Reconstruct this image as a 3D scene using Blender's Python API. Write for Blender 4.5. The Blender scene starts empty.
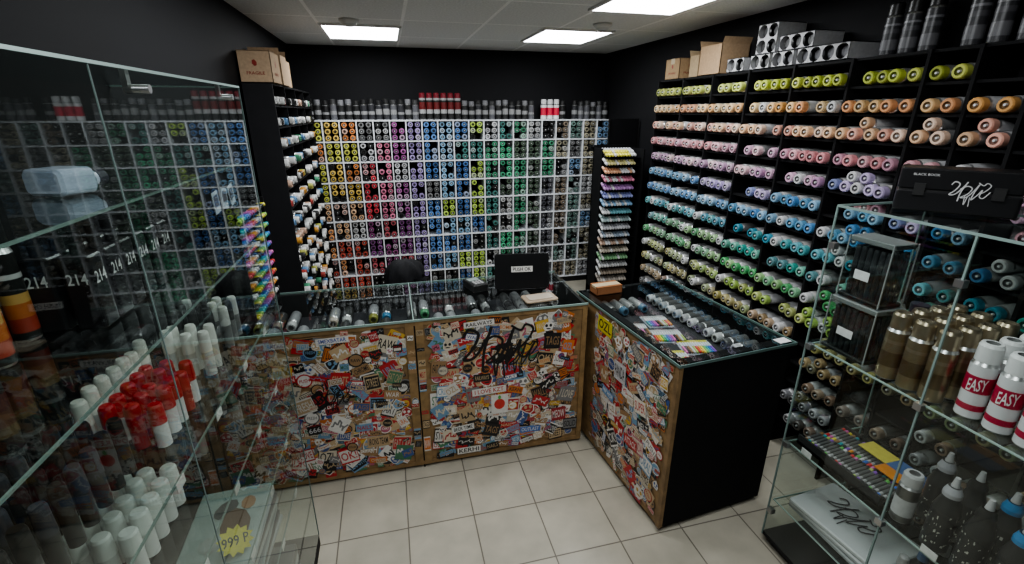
import bpy, math, random
import numpy as np
from mathutils import Vector, Matrix
random.seed(7)
R=random.random
def U(a,b): return a+(b-a)*random.random()
try: bpy.context.scene.view_settings.look='AgX - Medium High Contrast'
except Exception: pass

# ------------------------------------------------------------------ materials
def newmat(name):
    m=bpy.data.materials.new(name); m.use_nodes=True
    nt=m.node_tree; nt.nodes.clear()
    out=nt.nodes.new('ShaderNodeOutputMaterial')
    return m,nt,out
def colmat(name,rough,metal=0.0,noise=0.0,scale=40,bump=0.0,spec=0.5):
    m,nt,out=newmat(name)
    p=nt.nodes.new('ShaderNodeBsdfPrincipled')
    p.inputs['Roughness'].default_value=rough; p.inputs['Metallic'].default_value=metal
    p.inputs['Specular IOR Level'].default_value=spec
    a=nt.nodes.new('ShaderNodeAttribute'); a.attribute_name='Col'
    src=a.outputs['Color']
    if noise>0 or bump>0:
        tc=nt.nodes.new('ShaderNodeTexCoord'); n=nt.nodes.new('ShaderNodeTexNoise')
        n.inputs['Scale'].default_value=scale; n.inputs['Detail'].default_value=4
        nt.links.new(tc.outputs['Object'],n.inputs['Vector'])
        if noise>0:
            mr=nt.nodes.new('ShaderNodeMapRange'); mr.inputs['From Min'].default_value=.3; mr.inputs['From Max'].default_value=.7
            mr.inputs['To Min'].default_value=1-noise; mr.inputs['To Max'].default_value=1+noise*.5
            nt.links.new(n.outputs['Fac'],mr.inputs['Value'])
            vm=nt.nodes.new('ShaderNodeVectorMath'); vm.operation='SCALE'
            nt.links.new(src,vm.inputs[0]); nt.links.new(mr.outputs[0],vm.inputs['Scale'])
            src=vm.outputs[0]
        if bump>0:
            bn=nt.nodes.new('ShaderNodeBump'); bn.inputs['Strength'].default_value=bump; bn.inputs['Distance'].default_value=.002
            nt.links.new(n.outputs['Fac'],bn.inputs['Height']); nt.links.new(bn.outputs[0],p.inputs['Normal'])
    nt.links.new(src,p.inputs['Base Color']); nt.links.new(p.outputs[0],out.inputs[0])
    return m
def glassmat(name,tint,base=.07,pwr=4.2):
    m,nt,out=newmat(name)
    tr=nt.nodes.new('ShaderNodeBsdfTransparent'); tr.inputs[0].default_value=(*tint,1)
    gl=nt.nodes.new('ShaderNodeBsdfGlossy'); gl.inputs['Roughness'].default_value=.02; gl.inputs[0].default_value=(.9,.95,.95,1)
    lw=nt.nodes.new('ShaderNodeLayerWeight'); lw.inputs['Blend'].default_value=.5
    pw=nt.nodes.new('ShaderNodeMath'); pw.operation='POWER'; pw.inputs[1].default_value=pwr
    ml=nt.nodes.new('ShaderNodeMath'); ml.operation='MULTIPLY_ADD'; ml.inputs[1].default_value=1-base; ml.inputs[2].default_value=base
    nt.links.new(lw.outputs['Facing'],pw.inputs[0]); nt.links.new(pw.outputs[0],ml.inputs[0])
    mx=nt.nodes.new('ShaderNodeMixShader')
    nt.links.new(ml.outputs[0],mx.inputs[0]); nt.links.new(tr.outputs[0],mx.inputs[1]); nt.links.new(gl.outputs[0],mx.inputs[2])
    nt.links.new(mx.outputs[0],out.inputs[0])
    return m
M_PL=colmat('glossy_plastic',.32)
M_MT=colmat('matte_paint',.75,noise=.12,scale=12,spec=.2)
M_ME=colmat('brushed_metal',.32,metal=.9)
M_GL=glassmat('clear_glass',(.93,.97,.95))
M_WD=colmat('plywood',.6,noise=.35,scale=18,bump=.2)
M_CB=colmat('cardboard',.85,noise=.12,scale=60,bump=.2,spec=.1)
M_PR=colmat('printed_vinyl',.42,noise=.1,scale=60)
M_GR=glassmat('reflective_glass',(.88,.94,.91),.035,3.5)
MATS=[M_PL,M_MT,M_ME,M_GL,M_WD,M_CB,M_PR,M_GR]
PL,MT,ME,GL,WD,CB,PR,GR=range(8)

# ------------------------------------------------------------------ mesh batch
def fr(o,z,x=None):
    z=Vector(z).normalized()
    x=Vector(x) if x is not None else (Vector((0,0,1)) if abs(z.z)<.9 else Vector((1,0,0)))
    y=z.cross(x).normalized(); x=y.cross(z)
    m=Matrix((x,y,z)).transposed().to_4x4(); m.translation=Vector(o); return m
class Batch:
    def __init__(s): s.v=[];s.f=[];s.c=[];s.m=[];s.s=[]
    def face(s,pts,col,mat=PL,sm=False):
        n=len(s.v); s.v+= [tuple(p) for p in pts]; s.f.append(tuple(range(n,n+len(pts)))); s.c.append(col); s.m.append(mat); s.s.append(sm)
    def box(s,lo,hi,col,mat=MT,M=None):
        (a,b,c),(d,e,f)=lo,hi
        P=[Vector(p) for p in ((a,b,c),(d,b,c),(d,e,c),(a,e,c),(a,b,f),(d,b,f),(d,e,f),(a,e,f))]
        if M is not None: P=[M@p for p in P]
        n=len(s.v); s.v+=[tuple(p) for p in P]
        for q in ((0,3,2,1),(4,5,6,7),(0,1,5,4),(1,2,6,5),(2,3,7,6),(3,0,4,7)):
            s.f.append(tuple(n+i for i in q)); s.c.append(col); s.m.append(mat); s.s.append(False)
    def rbox(s,lo,hi,r,col,mat=PL,M=None,k=4):
        (a,b,c),(d,e,f)=lo,hi
        def ring(ins,z):
            pts=[]
            rr=max(r-ins,.0005)
            for cx,cy,a0 in ((d-r,e-r,0),(a+r,e-r,90),(a+r,b+r,180),(d-r,b+r,270)):
                for i in range(k+1):
                    t=math.radians(a0+90*i/k); pts.append(Vector((cx+rr*math.cos(t),cy+rr*math.sin(t),z)))
            return pts
        ch=min(r*.4,(f-c)*.3)
        rings=[ring(ch,c),ring(0,c+ch),ring(0,f-ch),ring(ch,f)]
        if M is not None: rings=[[M@p for p in q] for q in rings]
        N=len(rings[0])
        for j in range(3):
            A,B_=rings[j],rings[j+1]
            for i in range(N):
                i2=(i+1)%N; s.face((A[i],A[i2],B_[i2],B_[i]),col,mat)
        s.face(rings[3],col,mat); s.face(rings[0][::-1],col,mat)
    def lathe(s,M,prof,n=12):
        cs=[(math.cos(2*math.pi*i/n),math.sin(2*math.pi*i/n)) for i in range(n)]
        for (z0,r0,z1,r1,col,mat) in prof:
            b=len(s.v)
            if r0>0: s.v+=[tuple(M@Vector((r0*x,r0*y,z0))) for x,y in cs]; A=[b+i for i in range(n)]
            else: s.v.append(tuple(M@Vector((0,0,z0)))); A=[b]*n
            b=len(s.v)
            if r1>0: s.v+=[tuple(M@Vector((r1*x,r1*y,z1))) for x,y in cs]; B_=[b+i for i in range(n)]
            else: s.v.append(tuple(M@Vector((0,0,z1)))); B_=[b]*n
            for i in range(n):
                j=(i+1)%n
                if r0<=0: q=(A[0],B_[j],B_[i])
                elif r1<=0: q=(A[i],A[j],B_[0])
                else: q=(A[i],A[j],B_[j],B_[i])
                s.f.append(q); s.c.append(col); s.m.append(mat); s.s.append(True)
    def ribbon(s,pts,w,col,mat=PR,nrm=Vector((0,-1,0)),off=0):
        for i in range(len(pts)-1):
            a,b=Vector(pts[i]),Vector(pts[i+1]); d=(b-a)
            if d.length<1e-6: continue
            d.normalize(); t=nrm.cross(d)*w*.5; e=d*w*.25
            o=nrm*(off+i*2e-6)
            s.face((a-e-t+o,b+e-t+o,b+e+t+o,a-e+t+o),col,mat)
    def obj(s,name,parent=None):
        me=bpy.data.meshes.new(name); me.from_pydata(s.v,[],s.f)
        ln=np.array([len(f) for f in s.f])
        cols=np.ones((len(s.f),4),dtype=np.float32); cols[:,:3]=np.array([c[:3] for c in s.c])
        ca=me.color_attributes.new('Col','FLOAT_COLOR','CORNER')
        ca.data.foreach_set('color',np.repeat(cols,ln,axis=0).ravel())
        used=sorted(set(s.m)); mp={u:i for i,u in enumerate(used)}
        for u in used: me.materials.append(MATS[u])
        me.polygons.foreach_set('material_index',np.array([mp[x] for x in s.m],dtype=np.int32))
        me.polygons.foreach_set('use_smooth',np.array(s.s,dtype=bool))
        me.update()
        o=bpy.data.objects.new(name,me); bpy.context.scene.collection.objects.link(o)
        if parent: o.parent=parent
        return o

_g={}
def glyphs(word):
    if word in _g: return _g[word]
    cu=bpy.data.curves.new('t','FONT'); cu.body=word; cu.resolution_u=2; cu.offset=.012
    o=bpy.data.objects.new('t',cu); bpy.context.scene.collection.objects.link(o)
    bpy.context.view_layer.update()
    me=o.evaluated_get(bpy.context.evaluated_depsgraph_get()).to_mesh()
    v=np.array([tuple(x.co)[:2] for x in me.vertices]); f=[tuple(p.vertices) for p in me.polygons]
    lo,hi=v.min(0),v.max(0); v=(v-(lo+hi)/2)/(hi-lo)
    bpy.data.objects.remove(o); bpy.data.curves.remove(cu)
    _g[word]=(v,f); return _g[word]
class Plane2:
    def __init__(s,O,u,v,n): s.O=Vector(O);s.u=Vector(u).normalized();s.v=Vector(v).normalized();s.n=Vector(n).normalized()
    def P(s,x,y,d=0): return s.O+s.u*x+s.v*y+s.n*d
def rot2(x,y,a): c,t=math.cos(a),math.sin(a); return x*c-y*t,x*t+y*c
def poly2(b,pl,cx,cy,pts,ang,d,col,mat=PR):
    q=[]
    for x,y in pts:
        x,y=rot2(x,y,ang); q.append(pl.P(cx+x,cy+y,d))
    b.face(q,col,mat)
def text2(b,pl,word,cx,cy,w,h,ang,d,col,mat=PR):
    v,f=glyphs(word)
    n=len(b.v)
    for x,y in v:
        x,y=rot2(x*w,y*h,ang); b.v.append(tuple(pl.P(cx+x,cy+y,d)))
    for q in f: b.f.append(tuple(n+i for i in q)); b.c.append(col); b.m.append(mat); b.s.append(False)
def rect(w,h): return [(-w/2,-h/2),(w/2,-h/2),(w/2,h/2),(-w/2,h/2)]
def ell(w,h,n=16): return [(w/2*math.cos(2*math.pi*i/n),h/2*math.sin(2*math.pi*i/n)) for i in range(n)]

WORDS=['PUSH','KERHI','STICK','OZL','URAL','NAILS','CHROME','MELT','STREET','BOMB','ART','TAGS','WALL','SOLID','HELLO','I LOVE','RAILWAYS','FRESH','INK','CREW','TOYS','NSK','ZOOM','PANDA','666','OK!','WAR','SKATE','STYLE','FAT CAP','BERGTAG','MOS','RAW']
WHITE=(.72,.70,.66);BLACK=(.015,.015,.017)
SCOL=[(WHITE,18),((.6,.54,.43),10),(BLACK,22),((.48,.025,.03),20),((.05,.1,.28),4),((.18,.33,.48),6),((.6,.38,.06),4),((.6,.18,.04),6),((.08,.22,.12),4),((.36,.22,.11),16),((.5,.37,.22),13),((.45,.12,.18),2),((.2,.2,.2),6)]
def pick(): 
    t=sum(w for _,w in SCOL)*R()
    for c,w in SCOL:
        t-=w
        if t<=0: return c
    return WHITE
def jit(c,a=.12): k=1+U(-a,a); return tuple(max(0,min(1,x*k)) for x in c)
def stickers(b,pl,W,H,count):
    for i in range(count):
        d=.0008+i*.9e-5
        w=U(.03,.105); h=w*random.choice([.35,.5,.6,.9,1.2]); h=max(h,.016); h=min(h,.1)
        ang=random.gauss(0,.25) if R()<.85 else U(-1.4,1.4)
        mx=(abs(w*math.cos(ang))+abs(h*math.sin(ang)))/2; my=(abs(w*math.sin(ang))+abs(h*math.cos(ang)))/2
        if mx*2>=W: ang=0; w=min(w,W*.9); mx=w/2; my=h/2
        cx=U(mx,W-mx); cy=U(my,H-my)
        c1=jit(pick()); c2=jit(pick())
        while sum(abs(a-b_) for a,b_ in zip(c1,c2))<.5: c2=jit(pick()); c1=jit(pick())
        typ=R()
        if typ<.14:
            w2=max(w*.7,h); w2=min(w2,.08,W*.9)
            cx=min(max(cx,w2/2),W-w2/2); cy=min(max(cy,w2/2),H-w2/2)
            poly2(b,pl,cx,cy,ell(w2,w2),0,d,c1); poly2(b,pl,cx,cy,ell(w2*.82,w2*.82),0,d+3e-6,c2)
            text2(b,pl,random.choice(WORDS),cx,cy,w2*.62,w2*.24,ang,d+6e-6,c1)
        elif typ<.66:
            poly2(b,pl,cx,cy,rect(w,h),ang,d,c1)
            if R()<.5: poly2(b,pl,cx,cy,rect(w*.92,h*.8),ang,d+3e-6,c2); c3=c1
            else: c3=c2
            text2(b,pl,random.choice(WORDS),cx,cy,w*.82,h*.55,ang,d+6e-6,c3)
        elif typ<.78:
            n=random.randint(7,11); pts=[((w/2)*U(.6,1)*math.cos(6.283*k/n),(w/2)*U(.6,1)*math.sin(6.283*k/n)) for k in range(n)]
            cx=min(max(cx,w/2),W-w/2); cy=min(max(cy,w/2),H-w/2)
            poly2(b,pl,cx,cy,pts,ang,d,WHITE); poly2(b,pl,cx,cy,[(x*.85,y*.85) for x,y in pts],ang,d+2e-6,c1)
            for sx in (-.14,.16):
                poly2(b,pl,cx+sx*w,cy+.08*w,ell(w*.2,w*.24,10),0,d+4e-6,c2)
            poly2(b,pl,cx,cy-.16*w,ell(w*.34,w*.1,10),ang,d+6e-6,c2)
        else:
            poly2(b,pl,cx,cy,rect(w,h),ang,d,c1)
            ph=[U(0,6.28) for _ in range(3)]
            pts=[]
            for k in range(13):
                x=(k/12-.5)*w*.8; y=h*.3*math.sin(k*1.3+ph[0])*math.cos(k*.6+ph[1])
                x+=w*.06*math.sin(k*2.1+ph[2]); x,y=rot2(x,y,ang); pts.append(pl.P(cx+x,cy+y))
            b.ribbon(pts,max(.003,h*.09),c2,PR,pl.n,d+4e-6)

# ------------------------------------------------------------------ camera
H=1.98; YAW=math.radians(14.1); PIT=math.radians(19.7)
cam_d=bpy.data.cameras.new('camera'); cam=bpy.data.objects.new('camera',cam_d); bpy.context.scene.collection.objects.link(cam)
cam_d.sensor_width=36; cam_d.lens=474/1024*36; cam_d.clip_start=.02
F=Vector((math.sin(YAW)*math.cos(PIT),math.cos(YAW)*math.cos(PIT),-math.sin(PIT)))
Rt=Vector((math.cos(YAW),-math.sin(YAW),0)); Up=Rt.cross(F)
mw=Matrix((Rt,Up,-F)).transposed().to_4x4(); mw.translation=(0,0,H); cam.matrix_world=mw
bpy.context.scene.camera=cam

# ------------------------------------------------------------------ room
XL,XR,YB,YF,ZC=-.87,2.46,5.44,-1.3,2.6
def grid_mat(name,c1,c2,mort,bw,rh,ms,rough,ox=0,oy=0,spk=0):
    m,nt,out=newmat(name)
    p=nt.nodes.new('ShaderNodeBsdfPrincipled'); p.inputs['Roughness'].default_value=rough
    tc=nt.nodes.new('ShaderNodeTexCoord'); mp=nt.nodes.new('ShaderNodeMapping'); mp.inputs['Location'].default_value=(ox,oy,0)
    br=nt.nodes.new('ShaderNodeTexBrick'); br.offset=0; br.squash=1
    br.inputs['Scale'].default_value=1; br.inputs['Brick Width'].default_value=bw; br.inputs['Row Height'].default_value=rh
    br.inputs['Mortar Size'].default_value=ms; br.inputs['Mortar Smooth'].default_value=.1; br.inputs['Bias'].default_value=0
    br.inputs['Color1'].default_value=(*c1,1); br.inputs['Color2'].default_value=(*c2,1); br.inputs['Mortar'].default_value=(*mort,1)
    nt.links.new(tc.outputs['Object'],mp.inputs[0]); nt.links.new(mp.outputs[0],br.inputs['Vector'])
    n=nt.nodes.new('ShaderNodeTexNoise'); n.inputs['Scale'].default_value=6 if not spk else spk; n.inputs['Detail'].default_value=6
    nt.links.new(tc.outputs['Object'],n.inputs['Vector'])
    mr=nt.nodes.new('ShaderNodeMapRange'); mr.inputs['From Min'].default_value=.3; mr.inputs['From Max'].default_value=.7; mr.inputs['To Min'].default_value=.84; mr.inputs['To Max'].default_value=1.06
    nt.links.new(n.outputs['Fac'],mr.inputs['Value'])
    vm=nt.nodes.new('ShaderNodeVectorMath'); vm.operation='SCALE'; nt.links.new(br.outputs['Color'],vm.inputs[0]); nt.links.new(mr.outputs[0],vm.inputs['Scale'])
    nt.links.new(vm.outputs[0],p.inputs['Base Color'])
    bp=nt.nodes.new('ShaderNodeBump'); bp.invert=True; bp.inputs['Strength'].default_value=.4; bp.inputs['Distance'].default_value=.003
    nt.links.new(br.outputs['Fac'],bp.inputs['Height']); nt.links.new(bp.outputs[0],p.inputs['Normal'])
    nt.links.new(p.outputs[0],out.inputs[0]); return m
def slab(name,lo,hi,mat):
    b=Batch(); b.box(lo,hi,(.02,.02,.022),MT); o=b.obj(name)
    if mat: o.data.materials.clear(); o.data.materials.append(mat)
    return o
floor_m=grid_mat('beige_floor_tile',(.50,.465,.38),(.44,.41,.335),(.19,.17,.14),.335,.335,.0035,.3,.06,.1)
ceil_m=grid_mat('ceiling_tile_grid',(.78,.79,.79),(.72,.73,.73),(.95,.95,.95),.6,.8,.012,.9,.43,.1,spk=70)
slab('floor',(XL-.1,YF-.1,-.1),(XR+.1,YB+.1,0),floor_m)
slab('ceiling',(XL-.1,YF-.1,ZC),(XR+.1,YB+.1,ZC+.1),ceil_m)
wall_m,nt,out=newmat('charcoal_wall_paint')
p=nt.nodes.new('ShaderNodeBsdfPrincipled'); p.inputs['Roughness'].default_value=.7; p.inputs['Specular IOR Level'].default_value=.2
n=nt.nodes.new('ShaderNodeTexNoise'); n.inputs['Scale'].default_value=3; cr=nt.nodes.new('ShaderNodeValToRGB')
cr.color_ramp.elements[0].color=(.010,.010,.011,1); cr.color_ramp.elements[1].color=(.016,.016,.018,1)
nt.links.new(n.outputs['Fac'],cr.inputs[0]); nt.links.new(cr.outputs[0],p.inputs['Base Color']); nt.links.new(p.outputs[0],out.inputs[0])
slab('wall_left',(XL-.1,YF,0),(XL,YB,ZC),wall_m)
slab('wall_right',(XR,YF,0),(XR+.1,YB,ZC),wall_m)
slab('wall_back',(XL-.1,YB,0),(XR+.1,YB+.1,ZC),wall_m)
slab('wall_front',(XL-.1,YF-.1,0),(XR+.1,YF,ZC),wall_m)
em,nt,out=newmat('light_diffuser'); e=nt.nodes.new('ShaderNodeEmission'); e.inputs[0].default_value=(.95,.98,1,1); e.inputs[1].default_value=16
nt.links.new(e.outputs[0],out.inputs[0])
for (x,y) in ((-.13,4.5),(1.55,4.3),(1.60,2.84),(-.1,2.5),(1.0,1.2),(.1,.2)):
    me=bpy.data.meshes.new('ceiling_light_panel'); w,h=.28,.34; z=ZC-.012
    me.from_pydata([(x-w,y-h,z),(x+w,y-h,z),(x+w,y+h,z),(x-w,y+h,z)],[],[(0,3,2,1)]); me.materials.append(em)
    par=Batch()
    for a in ((x-w-.02,y-h-.02,x-w,y+h+.02),(x+w,y-h-.02,x+w+.02,y+h+.02),(x-w,y-h-.02,x+w,y-h),(x-w,y+h,x+w,y+h+.02)):
        par.box((a[0],a[1],ZC-.016),(a[2],a[3],ZC-.0005),(.8,.8,.8),MT)
    po=par.obj('ceiling_light_panel'); o=bpy.data.objects.new('diffuser',me); bpy.context.scene.collection.objects.link(o); o.parent=po
for (x,y) in ((-.2,3.95),(1.62,3.68)):
    b=Batch(); b.lathe(fr((x,y,ZC-.0005),(0,0,-1)),[(0,.07,.012,.07,(.6,.6,.58),PL),(.012,.07,.03,.05,(.6,.6,.58),PL),(.03,.05,.045,.03,(.5,.5,.5),PL),(.045,.03,.045,0,(.3,.3,.3),PL)],20); b.obj('smoke_detector')

# ------------------------------------------------------------------ spray cans
def can_prof(body,cap,L=.195,r=.033,mat=PL,k=.93,capmat=PL):
    dk=tuple(x*.3 for x in cap)
    return [(0,r*.9,L*.02,r,(.5,.5,.5),ME),(L*.02,r,L*.72,r,body,mat),(L*.72,r,L*.77,r*.8,(.6,.6,.6),ME),(L*.765,r*k,L*.96,r*k*.97,cap,capmat),(L*.96,r*k*.97,L,r*k*.82,cap,capmat),
            (L,r*k*.82,L,r*.5,cap,capmat),(L,r*.5,L*.93,r*.45,dk,PL),(L*.93,r*.45,L*.93,0,dk,PL),(0,0,0,r*.9,(.4,.4,.4),ME)]
def can_prof2(body,cap,L=.2,r=.0325):
    # white/silver bodied can with a short coloured cap ring
    dk=tuple(x*.3 for x in cap)
    return [(0,0,0,r*.9,(.4,.4,.4),ME),(0,r*.9,L*.02,r,(.5,.5,.5),ME),(L*.02,r,L*.80,r,body,PL),(L*.80,r,L*.83,r*.9,(.7,.7,.7),ME),(L*.83,r*.9,L*.97,r*.88,cap,PL),(L*.97,r*.88,L,r*.76,cap,PL),
            (L,r*.76,L,r*.5,cap,PL),(L,r*.5,L*.95,r*.45,dk,PL),(L*.95,r*.45,L*.95,0,dk,PL)]
def nozzle(b,M,L,col=(.8,.8,.8)): b.lathe(M,[(L*.93,.006,L*1.0,.005,col,PL),(L*1.0,.005,L*1.0,0,col,PL)],6)
def mute(c,s): g=sum(c)/3; return tuple(g+(x-g)*s for x in c)

# ---- white cubby shelf on the back wall
CX0,CX1,CY,CZ0,CZ1=-.78,2.455,5.2,.08,1.90
NC=20; cw=(CX1-CX0)/NC; NR=9; ch=(CZ1-CZ0)/NR
b=Batch(); wc=(.85,.87,.9); t=.012
for i in range(NC+1):
    x=CX0+i*cw; x0=max(CX0,x-t/2); x1=min(CX1,x+t/2); b.box((x0,CY,CZ0),(x1,YB-.02,CZ1),wc,MT)
for j in range(NR+1):
    z=CZ0+j*ch; b.box((CX0,CY+.001,z-t/2),(CX1,YB-.021,z+t/2),wc,MT)
b.box((CX0,YB-.02,CZ0),(CX1,YB-.005,CZ1),(.02,.02,.02),MT)
b.box((CX0+.02,CY+.03,0),(CX1-.02,YB-.03,CZ0-t/2),(.03,.03,.03),MT)
b.obj('cubby_shelf')
hue=[(.6,.6,.12),(.68,.48,.12),(.66,.25,.08),(.62,.07,.09),(.7,.22,.34),(.36,.11,.3),(.38,.3,.55),(.13,.27,.55),(.28,.48,.66),(.08,.18,.4),(.45,.62,.12),(.1,.28,.25),(.1,.48,.26),(.08,.32,.18),(.1,.14,.1),(.15,.15,.17),(.25,.2,.15),(.18,.28,.25),(.36,.33,.24),(.2,.33,.5)]
b=Batch()
for i in range(NC):
    for j in range(NR):
        top=j/(NR-1)
        base=hue[i]
        if R()<.22: base=hue[min(NC-1,max(0,i+random.choice([-1,1,2,-2])))]
        if i<3 and top<.6: base=random.choice([(.7,.34,.15),(.55,.24,.14),(.7,.46,.28),(.55,.1,.07)])
        if 3<=i<6 and top<.45: base=random.choice([(.3,.08,.22),(.45,.1,.12),(.22,.08,.22)])
        if R()<.13: base=random.choice([(.02,.02,.02),(.55,.55,.57),(.2,.2,.2),(.5,.5,.5)])
        for k in range(3):
            for m in range(2):
                if R()<.04: continue
                x=CX0+(i+.5)*cw+(m-.5)*.072; z=CZ0+j*ch+t/2+.032+k*.0622
                c=mute(jit(base,.35),.95)
                if R()<.12: c=tuple(min(1,x_*.6+.3) for x_ in c)
                elif R()<.08: c=(.03,.03,.03)
                L=.19; y=CY+.205-U(0,.012)
                M=fr((x,y,z),(0,-1,0)); b.lathe(M,can_prof((.05,.05,.05),c,L,.0305),11); nozzle(b,M,L,random.choice([(.8,.8,.8),(.05,.05,.05),(.8,.8,.8)]))
b.obj('spray_cans')
b=Batch()
x=CX0+.06
while x<CX1-.04:
    f=(x-CX0)/(CX1-CX0)
    red=.345<f<.47; wr=.755<f<.82
    if red: body,cap,hh=(.03,.03,.03),(.2,.015,.025),.26
    elif wr: body,cap,hh=(.8,.8,.8),(.7,.7,.7),.205
    elif f>.92 and R()<.3: x+=.08; continue
    else: body,cap,hh=random.choice([((.02,.02,.02),(.02,.02,.02)),((.12,.12,.13),(.05,.05,.05)),((.03,.03,.03),(.2,.2,.21)),((.04,.04,.045),(.02,.02,.02))])+(U(.18,.2),)
    if .72<f<.75 or .83<f<.87: x+=.07; continue
    M=fr((x,CY+.09,CZ1+.008),(0,0,1)); pr=can_prof(body,cap,hh)
    if red: pr.append((.06,.0335,.1,.0335,(.4,.4,.4),PL)); pr.append((.19,.0335,.21,.0335,(.4,.4,.4),PL)); pr.append((.1,.0335,.17,.0335,(.15,.02,.02),PL))
    elif wr: pr.append((.04,.0335,.12,.0335,(.65,.04,.08),PL))
    else: pr.append((.05,.0335,U(.07,.11),.0335,(.28,.28,.28),PL))
    b.lathe(M,pr,14); x+=.073
b.obj('spray_cans')

# ---- right wall black shelving
SX,SY0,SZ0,SZ1=2.23,.55,.2,2.22
rp=.1262; nrow=16
bk=(.010,.010,.011)
divs=[.55,.74,.93,1.12,1.31,1.50,1.69]+[1.69+.358*k for k in range(1,7)]
SY1=divs[-1]
b=Batch()
b.box((XR-.02,SY0,0),(XR-.002,SY1,SZ1),bk,MT)
for j in range(nrow+1):
    z=SZ0+j*rp; b.box((SX,SY0,z-.006),(XR-.02,SY1,z+.006),bk,MT)
for y in divs:
    b.box((SX-.012,max(SY0,y-.007),0),(XR-.02,min(SY1,y+.007),SZ1+.006),bk,MT)
b.obj('spray_can_shelf')
rowc=[[(.5,.58,.10),(.6,.65,.15),(.4,.45,.08)],[(.7,.38,.14),(.75,.5,.26),(.65,.32,.16),(.7,.52,.3)],[(.75,.5,.32),(.7,.38,.3),(.75,.56,.44)],[(.68,.3,.32),(.76,.42,.46),(.55,.3,.38)],[(.48,.28,.44),(.62,.4,.52),(.68,.48,.5)],
 [(.36,.28,.54),(.5,.42,.62),(.28,.32,.55)],[(.1,.26,.5),(.26,.44,.6),(.14,.32,.48)],[(.06,.28,.38),(.18,.48,.55),(.1,.38,.4)],[(.06,.38,.32),(.2,.48,.38),(.14,.3,.32)],[(.1,.38,.15),(.3,.5,.23),(.22,.44,.26)],[(.32,.46,.12),(.48,.54,.2),(.35,.38,.16)],
 [(.48,.43,.17),(.44,.39,.2),(.36,.42,.22)],[(.38,.28,.16),(.44,.33,.23),(.26,.24,.16)],[(.27,.18,.13),(.33,.27,.23),(.42,.32,.24)],[(.25,.25,.26),(.45,.45,.47),(.12,.12,.12)],[(.13,.11,.1),(.4,.4,.4),(.3,.22,.18)]]
b=Batch()
for j in range(nrow):
    zb=SZ1-(j+1)*rp+.006+.0325
    for i in range(len(divs)-1):
        w=divs[i+1]-divs[i]-.014; small=w<.25
        if j==0 and (small and i!=5): continue
        if j in (1,) and small and R()<.5: continue
        n=2 if small else 5; sp=w/n
        cnt=n
        if not small and i<9 and R()<.3: cnt=random.randint(3,4)
        if small and R()<.12: continue
        pal=rowc[j]
        if R()<.2 and j>0: pal=rowc[min(nrow-1,j+1)]
        for m in range(cnt):
            if R()<.05: continue
            c=jit(random.choice(pal),.2)
            if i>8: c=tuple(x_*.8+.08 for x_ in c)
            if R()<.08: c=(.6,.6,.6)
            y=divs[i]+.007+sp*(m+.5)+U(-.001,.001); X=XR-.024-U(.005,.035)
            M=fr((X,y,zb),(-1,0,0)); body=random.choice([(.72,.72,.72),(.66,.66,.67),(.75,.74,.72),(.25,.25,.25)])
            b.lathe(M,can_prof2(body,c,.215,.0325),12); nozzle(b,M,.215,(.75,.75,.75))
            if m<cnt-1 and i<7 and R()<.25 and j>0:
                M=fr((X-.005,y+sp/2,zb+.0525),(-1,0,0))
                b.lathe(M,can_prof2(body,jit(c),.21,.0305),12); nozzle(b,M,.21,(.75,.75,.75))
b.obj('spray_cans')
def carton(name,lo,hi,rz=0,flap=True,col=(.45,.31,.18),mark=True,openb=False):
    b=Batch(); c=((lo[0]+hi[0])/2,(lo[1]+hi[1])/2,lo[2]); hx,hy,hz=(hi[0]-lo[0])/2,(hi[1]-lo[1])/2,hi[2]-lo[2]
    M=Matrix.Translation(c)@Matrix.Rotation(rz,4,'Z')
    w=.004
    b.box((-hx,-hy,0),(hx,-hy+w,hz),col,CB,M); b.box((-hx,hy-w,0),(hx,hy,hz),col,CB,M)
    b.box((-hx,-hy,0),(-hx+w,hy,hz),col,CB,M); b.box((hx-w,-hy,0),(hx,hy,hz),col,CB,M); b.box((-hx,-hy,0),(hx,hy,w),col,CB,M)
    if openb:
        for s_ in (-1,1):
            A=[M@Vector(q) for q in ((-hx,s_*hy,hz),(hx,s_*hy,hz),(hx,s_*(hy+.015),hz+.04),(-hx,s_*(hy+.015),hz+.04))]
            b.face(A,tuple(x*1.1 for x in col),CB)
    else:
        b.box((-hx,-hy,hz-.003),(hx,-.002,hz+.001),col,CB,M); b.box((-hx,.002,hz-.003),(hx,hy,hz+.001),col,CB,M)
        b.box((-hx-.0005,-.025,hz*.75),(-hx+.001,.025,hz+.0015),(.5,.4,.25),PR,M); b.box((-hx,-.025,hz),(hx,.025,hz+.0016),(.5,.4,.25),PR,M)
    if mark:
        for pl in (Plane2(M@Vector((0,-hy-.0008,hz*.5)),M.to_3x3()@Vector((1,0,0)),(0,0,1),M.to_3x3()@Vector((0,-1,0))),
                   Plane2(M@Vector((-hx-.0008,0,hz*.5)),M.to_3x3()@Vector((0,-1,0)),(0,0,1),M.to_3x3()@Vector((-1,0,0))),
                   Plane2(M@Vector((hx+.0008,0,hz*.5)),M.to_3x3()@Vector((0,1,0)),(0,0,1),M.to_3x3()@Vector((1,0,0)))):
            text2(b,pl,'FRAGILE',0,-hz*.2,min(hx,hy)*1.1,hz*.1,0,0,(.25,.03,.02)); poly2(b,pl,0,hz*.12,ell(hz*.16,hz*.22,6),.3,0,(.3,.04,.03))
    return b.obj(name)
zt=SZ1+.008
carton('cardboard_box',(2.25,3.6,zt),(2.43,3.8,zt+.15),0,col=(.42,.29,.17))
carton('cardboard_box',(2.27,3.38,zt),(2.43,3.5,zt+.15),0,openb=True,col=(.5,.38,.24),mark=False)
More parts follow.
